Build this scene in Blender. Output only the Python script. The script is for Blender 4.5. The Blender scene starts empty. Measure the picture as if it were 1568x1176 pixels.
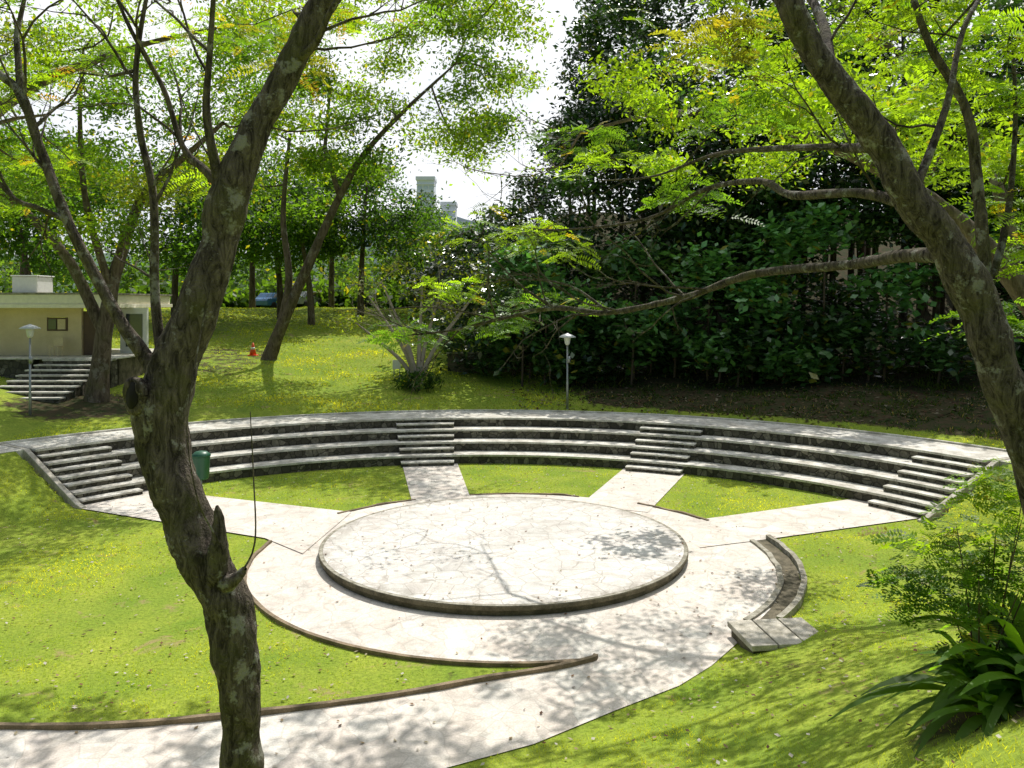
import bpy, math, numpy as np
from mathutils import Vector, noise as mnoise
rng=np.random.default_rng(11)
scene=bpy.context.scene
COL=scene.collection
CX,CY,R0=-1.1,16.0,14.6
TR=0.8; RH=0.35
SX,SY=-0.2,20.0      # stage centre
# ------------------------------------------------------------------ helpers
def smooth(a,b,x):
    t=np.clip((np.asarray(x,float)-a)/(b-a),0,1); return t*t*(3-2*t)
NX=[-300,-30,-12,-6,-3,-.9,.3,1.5,2.63,3.9,5.5,7,14,30,300]
NY=[9.5,9.5,9.0,9.2,9.6,10.5,11.1,12,12.8,14.3,15.9,16.6,17.5,18,18]
def H(x,y):
    x=np.asarray(x,float); y=np.asarray(y,float)
    r=np.hypot(x-CX,y-CY)
    ang=np.degrees(np.arctan2(x-CX,y-CY))
    fade=smooth(9,17,y)
    z=np.clip(r-R0-.1,0,4.2)*.318
    zo=np.clip((r-R0+.45)/3.1,0,1)*1.38
    mo=np.maximum(smooth(-55.7,-56.4,ang),smooth(62.7,63.4,ang))
    z=z+(np.maximum(zo,z)-z)*mo
    e=np.clip(r-R0-4.3,0,None)
    z=z+np.minimum(.13*e,4.25)
    z=z+np.minimum(e/4,1)*(.10*np.sin(x*.55+1)*np.sin(y*.43)+.05*np.sin(x*1.3+y*.9))*np.where(e>0,1,0)
    z=z*fade
    z=z+smooth(-4,5,x)*.36*np.clip(y-46,0,22)
    s=np.minimum(np.clip(np.interp(x,NX,NY)-.15-y,0,None)*.8,9.5)
    z=z+.22*s+.03*s*s
    return z
def link(o,parent=None):
    COL.objects.link(o)
    if parent is not None: o.parent=parent
    return o
def empty(name):
    e=bpy.data.objects.new(name,None); e.empty_display_size=.3; COL.objects.link(e); return e
def fast(name,V,F,mat,parent=None,fcol=None,pattr=None,smooth_=False):
    V=np.asarray(V,np.float32); F=np.asarray(F,np.int32)
    me=bpy.data.meshes.new(name)
    k=F.shape[1]; M=F.shape[0]
    me.vertices.add(len(V)); me.vertices.foreach_set("co",V.ravel())
    me.loops.add(M*k); me.polygons.add(M)
    me.polygons.foreach_set("loop_start",np.arange(0,M*k,k,dtype=np.int32))
    me.loops.foreach_set("vertex_index",F.ravel())
    if smooth_: me.polygons.foreach_set("use_smooth",np.ones(M,dtype=bool))
    if fcol is not None:
        a=me.attributes.new("lc",'FLOAT_VECTOR','FACE'); a.data.foreach_set("vector",np.asarray(fcol,np.float32).ravel())
    if pattr is not None:
        for kk,vv in pattr.items():
            a=me.attributes.new(kk,'FLOAT','POINT'); a.data.foreach_set("value",np.asarray(vv,np.float32).ravel())
    me.update(calc_edges=True)
    me.materials.append(mat)
    return link(bpy.data.objects.new(name,me),parent)
def pymesh(name,V,F,mat,parent=None,smooth_=False,bevel=0):
    me=bpy.data.meshes.new(name); me.from_pydata([tuple(map(float,v)) for v in V],[],F); me.update()
    mats=mat if isinstance(mat,list) else [mat]
    for m in mats: me.materials.append(m)
    if smooth_:
        for p in me.polygons: p.use_smooth=True
    o=link(bpy.data.objects.new(name,me),parent)
    if bevel:
        b=o.modifiers.new("bev",'BEVEL'); b.width=bevel; b.segments=2; b.limit_method='ANGLE'
    return o
def box(name,x0,x1,y0,y1,z0,z1,mat,parent=None,bevel=0,rot=0,piv=None):
    V=np.array([(x,y,z) for z in (z0,z1) for y in (y0,y1) for x in (x0,x1)],float)
    if rot:
        p=np.array(piv if piv else ((x0+x1)/2,(y0+y1)/2)); c,s=math.cos(rot),math.sin(rot)
        d=V[:,:2]-p; V[:,0]=p[0]+d[:,0]*c-d[:,1]*s; V[:,1]=p[1]+d[:,0]*s+d[:,1]*c
    F=[(0,2,3,1),(4,5,7,6),(0,1,5,4),(2,6,7,3),(0,4,6,2),(1,3,7,5)]
    return pymesh(name,V,F,mat,parent,bevel=bevel)
def lathe(name,prof,cx,cy,cz,mat,parent=None,n=24,smooth_=True):
    V=[];F=[]
    for r,z in prof:
        for i in range(n):
            a=2*math.pi*i/n; V.append((cx+r*math.cos(a),cy+r*math.sin(a),cz+z))
    for j in range(len(prof)-1):
        for i in range(n):
            F.append((j*n+i,j*n+(i+1)%n,(j+1)*n+(i+1)%n,(j+1)*n+i))
    F.append(tuple(range(n))[::-1]); F.append(tuple((len(prof)-1)*n+i for i in range(n)))
    return pymesh(name,V,F,mat,parent,smooth_)
# ------------------------------------------------------------------ materials
class NT:
    def __init__(s,name):
        s.m=bpy.data.materials.new(name); s.m.use_nodes=True; s.t=s.m.node_tree; s.t.nodes.clear()
        s.out=s.n('ShaderNodeOutputMaterial')
    def n(s,t,**k):
        nd=s.t.nodes.new(t)
        for a,b in k.items(): setattr(nd,a,b)
        return nd
    def l(s,a,b): s.t.links.new(a,b)
    def coord(s):
        if not hasattr(s,'tc'): s.tc=s.n('ShaderNodeTexCoord')
        return s.tc.outputs['Object']
    def mapping(s,scale):
        m=s.n('ShaderNodeMapping'); m.inputs['Scale'].default_value=scale; s.l(s.coord(),m.inputs['Vector']); return m.outputs[0]
    def noise(s,scale,detail=3,rough=.55,vec=None,dist=0):
        n=s.n('ShaderNodeTexNoise'); n.inputs['Scale'].default_value=scale; n.inputs['Detail'].default_value=min(detail,4)
        n.inputs['Roughness'].default_value=rough; n.inputs['Distortion'].default_value=dist
        s.l(vec if vec else s.coord(),n.inputs['Vector']); return n.outputs['Fac']
    def ramp(s,fac,stops):
        r=s.n('ShaderNodeValToRGB'); e=r.color_ramp.elements
        while len(e)<len(stops): e.new(.5)
        for el,(p,c) in zip(e,stops):
            el.position=p; el.color=(c if len(c)==4 else (*c,1)) if not isinstance(c,(int,float)) else (c,c,c,1)
        s.l(fac,r.inputs[0]); return r.outputs[0]
    def mix(s,f,a,b,mode='MIX'):
        m=s.n('ShaderNodeMix',data_type='RGBA',blend_type=mode)
        for i,v in ((0,f),(6,a),(7,b)):
            if isinstance(v,(int,float)): m.inputs[i].default_value=v
            elif isinstance(v,tuple): m.inputs[i].default_value=(*v,1)
            else: s.l(v,m.inputs[i])
        return m.outputs[2]
    def fin(s,col,rough=.8,bump=None,bs=.3,bd=.02,spec=.3,metal=0):
        p=s.n('ShaderNodeBsdfPrincipled'); p.inputs['Roughness'].default_value=rough
        p.inputs['Specular IOR Level'].default_value=spec; p.inputs['Metallic'].default_value=metal
        if isinstance(col,tuple): p.inputs['Base Color'].default_value=(*col,1)
        else: s.l(col,p.inputs['Base Color'])
        if bump is not None:
            b=s.n('ShaderNodeBump'); b.inputs['Strength'].default_value=bs; b.inputs['Distance'].default_value=bd
            s.l(bump,b.inputs['Height']); s.l(b.outputs[0],p.inputs['Normal'])
        s.l(p.outputs[0],s.out.inputs[0]); s.p=p; return s.m
def m_plain(name,c,rough=.6,metal=0,spec=.4,var=.15):
    t=NT(name); n=t.noise(6,2)
    col=t.mix(n,tuple(x*(1-var) for x in c),tuple(min(1,x*(1+var)) for x in c))
    return t.fin(col,rough,spec=spec,metal=metal)
def m_pave(name,crazy=.5,c1=(.80,.75,.68),c2=(.64,.60,.54),pink=(.72,.63,.56),rim=None,st_a=.45):
    t=NT(name)
    base=t.mix(t.ramp(t.noise(.55,4,.6),[(.35,0.),(.7,1.)]),c1,c2)
    nn=t.n('ShaderNodeTexNoise'); nn.inputs['Scale'].default_value=2.2; t.l(t.coord(),nn.inputs['Vector'])
    ad=t.n('ShaderNodeMix',data_type='VECTOR'); ad.inputs[0].default_value=.12; t.l(t.coord(),ad.inputs[4]); t.l(nn.outputs['Color'],ad.inputs[5])
    v=t.n('ShaderNodeTexVoronoi'); v.inputs['Scale'].default_value=2.3; t.l(ad.outputs[1],v.inputs['Vector'])
    cell=t.ramp(v.outputs['Color'],[(.3,0.),(.7,.8)])
    base=t.mix(cell,base,pink)
    v2=t.n('ShaderNodeTexVoronoi',feature='DISTANCE_TO_EDGE'); v2.inputs['Scale'].default_value=2.3; t.l(ad.outputs[1],v2.inputs['Vector'])
    ed=t.ramp(v2.outputs['Distance'],[(.0,1.),(.03,0.)])
    fm=t.n('ShaderNodeMath',operation='MULTIPLY'); fm.inputs[1].default_value=crazy; t.l(ed,fm.inputs[0])
    base=t.mix(fm.outputs[0],base,(.20,.17,.14))
    fine=t.noise(38,4,.7)
    base=t.mix(t.ramp(fine,[(.40,.40),(.60,0.)]),base,(.32,.28,.23))
    st=t.ramp(t.noise(1.6,4,.75,dist=.8),[(.49,0.),(.63,st_a)])
    base=t.mix(st,base,(.34,.30,.25))
    st2=t.ramp(t.noise(.38,4,.8,dist=.4),[(.52,0.),(.62,.32)])
    base=t.mix(st2,base,(.29,.27,.25))
    if rim:
        vm=t.n('ShaderNodeVectorMath',operation='DISTANCE'); t.l(t.coord(),vm.inputs[0]); vm.inputs[1].default_value=rim[:3]
        rr=t.n('ShaderNodeMapRange'); t.l(vm.outputs['Value'],rr.inputs[0]); rr.inputs[1].default_value=rim[3]-.6; rr.inputs[2].default_value=rim[3]
        m2=t.n('ShaderNodeMath',operation='MULTIPLY'); t.l(rr.outputs[0],m2.inputs[0]); t.l(t.ramp(t.noise(3,4,.7),[(.4,0.),(.65,.7)]),m2.inputs[1])
        base=t.mix(m2.outputs[0],base,(.20,.17,.13))
    return t.fin(base,.85,bump=fine,bs=.25,bd=.01,spec=.2)
M_stage=m_pave("stage_paving",.65,(.78,.76,.72),(.63,.61,.57),(.70,.65,.61),rim=(SX,SY,.22,4.35),st_a=.4)
M_path=m_pave("path_paving",.35)
def m_conc(name,c1,c2,sc=3,moss=False):
    t=NT(name); a=t.mix(t.ramp(t.noise(sc,4,.7),[(.38,0.),(.62,1.)]),c1,c2)
    if moss:
        a=t.mix(t.ramp(t.noise(5.5,4,.8,dist=.5),[(.54,0.),(.66,.55)]),a,(.14,.125,.095))
    f=t.noise(45,3,.7); a=t.mix(t.ramp(f,[(.42,.4),(.6,0.)]),a,tuple(x*.5 for x in c2))
    return t.fin(a,.85,bump=f,bs=.3,bd=.01,spec=.2)
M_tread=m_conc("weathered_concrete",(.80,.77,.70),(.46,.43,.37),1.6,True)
M_rim=m_conc("stage_rim_concrete",(.46,.43,.36),(.20,.18,.13),4)
M_kerb=m_conc("kerb_concrete",(.32,.24,.16),(.14,.11,.07),2)
M_side=m_conc("dark_concrete",(.20,.17,.115),(.08,.07,.045),3)  # dark brown mottled concrete for sides, drain bed and supports
M_pale=m_conc("pale_concrete",(.64,.59,.51),(.34,.31,.25),3)
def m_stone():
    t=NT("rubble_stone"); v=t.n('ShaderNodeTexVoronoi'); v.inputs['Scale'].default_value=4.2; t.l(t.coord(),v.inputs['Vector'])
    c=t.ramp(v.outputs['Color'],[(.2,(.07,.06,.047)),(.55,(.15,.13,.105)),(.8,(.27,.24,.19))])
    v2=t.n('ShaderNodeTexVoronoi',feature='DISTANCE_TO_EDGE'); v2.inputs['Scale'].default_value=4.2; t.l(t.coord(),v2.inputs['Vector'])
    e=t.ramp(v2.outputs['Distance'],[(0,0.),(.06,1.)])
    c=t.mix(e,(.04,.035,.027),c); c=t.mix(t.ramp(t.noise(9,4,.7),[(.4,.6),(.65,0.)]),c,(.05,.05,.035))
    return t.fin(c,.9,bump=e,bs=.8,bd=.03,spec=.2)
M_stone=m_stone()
def m_ground():
    t=NT("lawn_ground"); n=t.noise(.6,4,.6); f=t.noise(14,3,.7)
    g=t.mix(t.ramp(n,[(.3,0.),(.7,1.)]),(.17,.26,.03),(.34,.39,.05))
    g=t.mix(t.ramp(f,[(.35,.6),(.6,0.)]),g,(.09,.13,.02))
    g=t.mix(t.ramp(t.noise(.9,4,.75,dist=.5),[(.60,0.),(.68,.8)]),g,(.30,.23,.11))
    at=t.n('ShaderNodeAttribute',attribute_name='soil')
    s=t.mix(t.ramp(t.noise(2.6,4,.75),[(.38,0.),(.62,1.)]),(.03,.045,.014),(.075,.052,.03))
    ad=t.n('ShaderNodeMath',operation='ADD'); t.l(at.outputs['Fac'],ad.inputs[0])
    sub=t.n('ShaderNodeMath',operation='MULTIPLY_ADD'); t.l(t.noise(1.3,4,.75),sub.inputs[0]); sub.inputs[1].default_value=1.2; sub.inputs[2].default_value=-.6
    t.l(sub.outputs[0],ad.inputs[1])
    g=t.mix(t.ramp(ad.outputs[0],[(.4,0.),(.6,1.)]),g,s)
    return t.fin(g,.95,bump=f,bs=.6,bd=.04,spec=.1)
M_ground=m_ground()
def m_leaf(name,rough=.45,trans=.45,spec=.4,tint=(1.25,1.2,.35)):
    t=NT(name); at=t.n('ShaderNodeAttribute',attribute_name='lc')
    p=t.n('ShaderNodeBsdfPrincipled'); p.inputs['Roughness'].default_value=rough; p.inputs['Specular IOR Level'].default_value=spec
    t.l(at.outputs['Color'],p.inputs['Base Color'])
    tr=t.n('ShaderNodeBsdfTranslucent'); vm=t.n('ShaderNodeVectorMath',operation='MULTIPLY'); t.l(at.outputs['Vector'],vm.inputs[0]); vm.inputs[1].default_value=tint
    t.l(vm.outputs[0],tr.inputs['Color'])
    mx=t.n('ShaderNodeMixShader'); mx.inputs[0].default_value=trans
    t.l(p.outputs[0],mx.inputs[1]); t.l(tr.outputs[0],mx.inputs[2]); t.l(mx.outputs[0],t.out.inputs[0])
    return t.m
M_leaf=m_leaf("leaf_foliage",.5,.55,.3,(3.1,2.9,.6))
M_gloss=m_leaf("glossy_leaf",.30,.22,.9,(1.5,1.7,.5))
M_blade=m_leaf("grass_leaf",.6,.5,.2,(1.7,1.6,.5))
M_dry=m_leaf("dry_leaf",.7,.2,.2,(1.1,1,.8))
def m_bark(name,c1,c2,lich=.5,sc=1.):
    t=NT(name); v=t.mapping((1,1,.28)); n=t.noise(16*sc,4,.75,vec=v,dist=1.2)
    c=t.mix(t.ramp(n,[(.38,0.),(.64,1.)]),c1,c2)
    c=t.mix(t.ramp(t.noise(3.2*sc,4,.65),[(.5,0.),(.66,.55)]),c,(.10,.10,.035))
    l=t.ramp(t.noise(5.5*sc,4,.75),[(.56,0.),(.63,lich)])
    c=t.mix(l,c,(.36,.35,.31))
    f=t.noise(55*sc,3,.7); h=t.mix(.35,n,f)
    return t.fin(c,.92,bump=h,bs=1.,bd=.06,spec=.15)
M_bark=m_bark("bark_lichen",(.03,.024,.019),(.17,.14,.11),.6)
M_bark2=m_bark("bark_brown",(.06,.045,.032),(.18,.14,.105),.3,.3)
M_twig=m_plain("twig_bark",(.09,.065,.045),.9,var=.4)
M_dark=m_plain("painted_shade",(.008,.006,.005),.95)  # near-black colour painted in for the shade inside openings
M_cream=m_conc("cream_render",(.80,.66,.42),(.70,.57,.35),1)
M_white=m_plain("white_paint",(.75,.75,.72),.5)
M_roof=m_plain("roof_fascia",(.82,.76,.60),.6)
M_glass=m_plain("window_glass",(.05,.06,.07),.1,spec=.8)
M_metal=m_plain("galvanised_steel",(.35,.36,.36),.4,metal=.6)
M_lampsh=m_plain("lamp_shade",(.55,.56,.57),.4)
M_green=m_plain("green_plastic",(.015,.09,.05),.4)
M_orange=m_plain("orange_plastic",(.75,.10,.02),.5)
M_door=m_plain("brown_door",(.09,.05,.03),.5)
M_tower=m_plain("hazy_tower_wall",(.84,.88,.92),.8,var=.03)  # distance haze is mixed into this pale bluish wall colour
M_towin=m_plain("hazy_tower_window",(.66,.75,.84),.5,var=.1)  # window colour also paled to carry the distance haze
M_blue=m_plain("blue_car_paint",(.05,.16,.35),.25)
M_grey=m_plain("grey_car_paint",(.35,.37,.4),.25)
M_tyre=m_plain("tyre_rubber",(.02,.02,.02),.8)
# ------------------------------------------------------------------ camera
cam=bpy.data.cameras.new("camera"); co=bpy.data.objects.new("camera",cam); COL.objects.link(co)
co.location=(0,0,6); co.rotation_euler=(math.radians(90),0,0)
cam.sensor_width=36; cam.lens=36*1250/1568; cam.shift_y=-(588-465)/1568; cam.clip_end=5000; cam.clip_start=.05
scene.camera=co
# ------------------------------------------------------------------ light
EL=math.radians(55); AZ=math.radians(16)
sv=Vector((math.sin(AZ)*math.cos(EL),math.cos(AZ)*math.cos(EL),math.sin(EL)))
sl=bpy.data.lights.new("sun",'SUN'); sl.energy=5; sl.angle=math.radians(.4); sl.color=(1,.965,.89)
so=bpy.data.objects.new("sun",sl); COL.objects.link(so); so.rotation_euler=sv.to_track_quat('Z','Y').to_euler(); so.location=(20,60,60)
w=bpy.data.worlds.new("World"); scene.world=w; w.use_nodes=True; nt=w.node_tree; nt.nodes.clear()
N=nt.nodes.new; L=nt.links.new
wo=N('ShaderNodeOutputWorld'); bg=N('ShaderNodeBackground'); bg.inputs[1].default_value=.088; L(bg.outputs[0],wo.inputs[0])
sky=N('ShaderNodeTexSky'); sky.sky_type='NISHITA'; sky.sun_disc=False; sky.sun_elevation=EL; sky.sun_rotation=AZ; sky.dust_density=1.0
tc=N('ShaderNodeTexCoord'); dp=N('ShaderNodeVectorMath'); dp.operation='DOT_PRODUCT'; L(tc.outputs['Generated'],dp.inputs[0]); dp.inputs[1].default_value=sv
mr=N('ShaderNodeMapRange'); mr.inputs[1].default_value=.30; mr.inputs[2].default_value=.6; L(dp.outputs['Value'],mr.inputs[0])
wn=N('ShaderNodeTexNoise'); wn.inputs['Scale'].default_value=3.0; wn.inputs['Detail'].default_value=5; L(tc.outputs['Generated'],wn.inputs['Vector'])
wr=N('ShaderNodeMapRange'); wr.inputs[1].default_value=.16; wr.inputs[2].default_value=.42; L(wn.outputs['Fac'],wr.inputs[0])
mm=N('ShaderNodeMath'); mm.operation='MULTIPLY'; L(mr.outputs[0],mm.inputs[0]); L(wr.outputs[0],mm.inputs[1])
wm=N('ShaderNodeMix'); wm.data_type='RGBA'; L(mm.outputs[0],wm.inputs[0]); L(sky.outputs[0],wm.inputs[6]); wm.inputs[7].default_value=(12.6,12.9,13.4,1)
L(wm.outputs[2],bg.inputs[0])
scene.view_settings.view_transform='Standard'; scene.view_settings.look='None'; scene.view_settings.exposure=0
# ------------------------------------------------------------------ ground
def axis(segs):
    out=[]
    for a,b,st in segs: out+=list(np.arange(a,b-1e-6,st))
    return np.array(out+[segs[-1][1]])
xs=axis([(-1500,-200,130),(-200,-60,8),(-60,-22,1.),(-22,20,.25),(20,60,1.),(60,200,8),(200,1500,130)])
ys=axis([(-300,-30,30),(-30,0,2),(0,40,.25),(40,90,1.),(90,200,8),(200,3000,140)])
XX,YY=np.meshgrid(xs,ys); ZZ=H(XX,YY)
nx,ny=len(xs),len(ys)
idx=np.arange(nx*ny).reshape(ny,nx)
F=np.stack([idx[:-1,:-1],idx[:-1,1:],idx[1:,1:],idx[1:,:-1]],-1).reshape(-1,4)
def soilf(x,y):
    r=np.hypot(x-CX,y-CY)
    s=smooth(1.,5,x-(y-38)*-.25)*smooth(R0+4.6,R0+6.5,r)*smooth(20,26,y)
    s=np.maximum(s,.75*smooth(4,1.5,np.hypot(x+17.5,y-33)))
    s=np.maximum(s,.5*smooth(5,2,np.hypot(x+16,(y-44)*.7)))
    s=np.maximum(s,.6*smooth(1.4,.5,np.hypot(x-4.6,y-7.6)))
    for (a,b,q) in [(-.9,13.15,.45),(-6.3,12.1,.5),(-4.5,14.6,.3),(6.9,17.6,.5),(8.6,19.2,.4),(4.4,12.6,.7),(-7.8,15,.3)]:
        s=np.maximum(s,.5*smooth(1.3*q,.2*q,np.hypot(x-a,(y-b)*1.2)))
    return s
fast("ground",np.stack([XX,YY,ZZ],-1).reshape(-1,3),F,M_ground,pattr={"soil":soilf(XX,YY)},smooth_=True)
# ------------------------------------------------------------------ paths
RC=(0.0,19.6); RR=6.1
nearpoly=[(2.4,15.2),(1.3,13.66),(.6,13.32),(-.4,12.98),(-1.45,12.55),(-2.5,12.2),(-3.66,11.9),(-5.4,11.56),(-7.2,11.5),(-12,11.7),(-30,13),
 (-30,9.5),(-12,9.0),(-6,9.2),(-3,9.6),(-.9,10.5),(.3,11.1),(1.5,12),(2.63,12.8),(3.3,13.5),(3.9,14.3),(5.2,16.2),(5.4,18.0),(3,18)]
P1=[(-2.9,24.0),(-1.2,24.6),(-2.1,31.0),(-4.2,31.0)]
P2=[(2.0,24.2),(3.9,23.4),(6.2,29.0),(4.2,30.0)]
P3=[(5.2,22.6),(4.6,20.0),(6.2,20.6),(12.2,23.1),(10.9,25.2)]
P4=[(-4.6,23.4),(-5.0,19.5),(-6.3,20.8),(-13.4,24.2),(-12.0,26.4)]
paths=empty("paved_path")
def sheet(name,poly,z,mat):
    return pymesh(name,[(x,y,z) for x,y in poly],[tuple(range(len(poly)))],mat,paths)
sheet("ring_paving",[(RC[0]+RR*math.cos(a),RC[1]+RR*math.sin(a)) for a in np.linspace(0,2*math.pi,121)[:-1]],.012,M_path)
sheet("walk_a",nearpoly,.016,M_path)
for k,p in enumerate((P1,P2,P3,P4)): sheet("radial_walk_%d"%k,p,.020+.004*k,M_path)
def inpoly(x,y,poly):
    c=np.zeros(x.shape,bool); n=len(poly); j=n-1
    for i in range(n):
        xi,yi=poly[i]; xj,yj=poly[j]
        if yi!=yj:
            c^=((yi>y)!=(yj>y))&(x<(xj-xi)*(y-yi)/(yj-yi)+xi)
        j=i
    return c
def paved(x,y):
    jx=x+rng.normal(size=x.shape)*.055; jy=y+rng.normal(size=x.shape)*.055
    m=(np.hypot(jx-RC[0],jy-RC[1])<RR+.02)
    for p in (nearpoly,P1,P2,P3,P4): m|=inpoly(jx,jy,p)
    r=np.hypot(x-CX,y-CY); a=np.degrees(np.arctan2(x-CX,y-CY))
    m|=(r>R0-.1)&(r<R0+4.45)&(a>-56.2)&(a<63.2)
    m|=(r>R0+2.4)&(r<R0+4.45)&(a>-82)&(a<84)
    m|=(r>R0-.5)&(r<R0+.1)&(((a>-56)&(a<-46))|((a>-12)&(a<-4))|((a>21)&(a<29))|((a>54)&(a<63)))
    m|=(x>-22.2)&(x<-17.9)&(y>32.6)&(y<37)
    rr=np.hypot(x-RC[0],y-RC[1]); a=np.degrees(np.arctan2(x-RC[0],y-RC[1])); m|=(rr<RR+.6)&(a>79)&(a<134)
    return m
kerbs=empty("path_kerb")
def strip(name,pts,w,z0,z1,mat,parent):
    pts=np.array(pts,float)
    t=np.gradient(pts,axis=0); t/=np.linalg.norm(t,axis=1)[:,None]+1e-9
    n=np.stack([-t[:,1],t[:,0]],1)
    jit=np.array([mnoise.noise(Vector((p[0]*1.7,p[1]*1.7,3))) for p in pts])*.035
    A=pts+n*(w/2+jit)[:,None]; B=pts-n*(w/2-jit)[:,None]
    V=[];F=[]
    for i in range(len(pts)):
        zj=jit[i]*.8
        V+=[(*A[i],z0),(*A[i],z1+zj),(*B[i],z1+zj),(*B[i],z0)]
    for i in range(len(pts)-1):
        a=i*4;b=a+4
        for q in range(3): F.append((a+q,a+q+1,b+q+1,b+q))
    F.append((0,1,2,3)); e=(len(pts)-1)*4; F.append((e+3,e+2,e+1,e))
    return pymesh(name,V,F,mat,parent)
def crs(pts,n=8):
    P=np.array(pts,float); P=np.vstack([2*P[0]-P[1],P,2*P[-1]-P[-2]]); out=[]
    for i in range(1,len(P)-2):
        p0,p1,p2,p3=P[i-1:i+3]
        for t in np.linspace(0,1,n,endpoint=False):
            out.append(.5*((2*p1)+(-p0+p2)*t+(2*p0-5*p1+4*p2-p3)*t*t+(-p0+3*p1-3*p2+p3)*t**3))
    out.append(P[-2]); return np.array(out)
def arc(c,r,a0,a1,st=2):
    n=max(3,int(abs(a1-a0)/st)); return [(c[0]+r*math.sin(math.radians(a)),c[1]+r*math.cos(math.radians(a))) for a in np.linspace(a0,a1,n)]
strip("kerb_walk",crs([(1.42,13.80)]+nearpoly[1:11],6),.08,-.05,.085,M_kerb,kerbs)
strip("kerb_ring_near",arc(RC,RR,169,278,2),.08,-.05,.07,M_kerb,kerbs)
strip("kerb_ring_left",arc(RC,RR,306,331,2),.08,-.05,.05,M_kerb,kerbs)
strip("kerb_ring_mid",arc(RC,RR,-12.5,20,2),.08,-.05,.05,M_kerb,kerbs)
strip("kerb_ring_right",arc(RC,RR,38,62,2),.08,-.05,.05,M_kerb,kerbs)
drain=empty("storm_drain")
strip("inner_kerb",arc(RC,RR+.02,81,134,2),.12,-.05,.07,M_rim,drain)
strip("outer_kerb",arc(RC,RR+.50,80,131,2),.12,-.05,.13,M_rim,drain)
strip("channel_bed",arc(RC,RR+.26,80,133,2),.36,-.05,.018,M_side,drain)
dc=empty("drain_cover_slab")
for k in range(3):
    box("plank_%d"%k,3.95+k*.48,4.40+k*.48,13.75,14.85,.17,.27,M_pale,dc,bevel=.012,rot=.12,piv=(4.7,14.3))
box("support_a",4.0,4.14,13.82,14.78,-.05,.168,M_side,dc,rot=.12,piv=(4.7,14.3))
box("support_b",5.15,5.3,13.82,14.78,-.05,.168,M_side,dc,rot=.12,piv=(4.7,14.3))
# ------------------------------------------------------------------ stage
st=empty("circular_stage")
SR=4.42
lathe("base",[(SR-.07,0),(SR-.07,.13)],SX,SY,-.0,M_side,st,n=160,smooth_=False)
lathe("top_slab",[(SR-.01,.131),(SR,.14),(SR,.21),(SR-.012,.222),(0.02,.222)],SX,SY,0,M_side,st,n=160,smooth_=False)
pymesh("top_paving",[(SX+(SR-.10)*math.cos(a),SY+(SR-.10)*math.sin(a),.227) for a in np.linspace(0,2*math.pi,161)[:-1]],[tuple(range(160))],M_stage,st)
V=[];Fq=[]
for i in range(160):
    a=2*math.pi*i/160
    for r in (SR-.095,SR-.012): V.append((SX+r*math.cos(a),SY+r*math.sin(a),.226))
for i in range(160):
    j=(i+1)%160; Fq.append((2*i,2*i+1,2*j+1,2*j))
pymesh("rim",V,Fq,M_rim,st)
# ------------------------------------------------------------------ seating
seat=empty("amphitheatre_seating")
def ringsec(name,r0,r1,z0,z1,a0,a1,mat,parent=seat):
    n=max(2,int(abs(a1-a0)/1.5)+1); V=[];F=[]
    for a in np.linspace(math.radians(a0),math.radians(a1),n):
        s,c=math.sin(a),math.cos(a)
        for r,z in ((r0,z0),(r0,z1),(r1,z1),(r1,z0)): V.append((CX+r*s,CY+r*c,z))
    for i in range(n-1):
        a=i*4;b=a+4
        for q in range(4): F.append((a+q,a+(q+1)%4,b+(q+1)%4,b+q))
    F.append((0,3,2,1)); e=(n-1)*4; F.append((e,e+1,e+2,e+3))
    return pymesh(name,V,F,mat,parent)
A0,A1=-55,62
aisles=[(-55,-47.5),(-12,-4.2),(21.3,29.3),(55,62)]
for k in range(4):
    r0=R0+k*TR; r1=R0+(k+1)*TR if k<3 else R0+4.3; z=RH*(k+1)
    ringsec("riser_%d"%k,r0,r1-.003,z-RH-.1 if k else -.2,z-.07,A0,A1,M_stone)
    ringsec("tread_%d"%k,r0-.035,r1-.04 if k<3 else r1,z-.069,z,A0,A1,M_tread)
    for j,(a0,a1) in enumerate(aisles):
        e=.02*(j in (0,3))
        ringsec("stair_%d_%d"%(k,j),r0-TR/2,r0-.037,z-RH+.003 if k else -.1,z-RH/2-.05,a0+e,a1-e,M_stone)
        ringsec("stair_tread_%d_%d"%(k,j),r0-TR/2-.03,r0-.037,z-RH/2-.049,z-RH/2,a0+e,a1-e,M_tread)
ringsec("walk_end_a",R0+2.7,R0+4.3,1.0,1.395,-84,-55.1,M_tread); ringsec("walk_end_b",R0+2.7,R0+4.3,1.0,1.395,62.1,84,M_tread)
ringsec("outer_edge",R0+4.303,R0+4.42,1.0,1.46,-84,84,M_tread)
def slopekerb(name,ang,w=.17):
    a=math.radians(ang); s,c=math.sin(a),math.cos(a); px,py=c*w/2,-s*w/2
    V=[];F=[]
    prof=[(R0-.75,-.1,.06),(R0-.45,-.1,.12),(R0+2.7,.6,1.42),(R0+4.3,.9,1.42)]
    for r,zb,zt in prof:
        x,y=CX+r*s,CY+r*c
        V+=[(x-px,y-py,zb),(x-px,y-py,zt),(x+px,y+py,zt),(x+px,y+py,zb)]
    for i in range(3):
        q=i*4
        for k in range(4): F.append((q+k,q+(k+1)%4,q+4+(k+1)%4,q+4+k))
    F.append((0,3,2,1)); F.append((12,13,14,15))
    return pymesh(name,V,F,M_pale,seat,bevel=.02)
slopekerb("end_kerb_a",-55.5); slopekerb("end_kerb_b",62.5)
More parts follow.
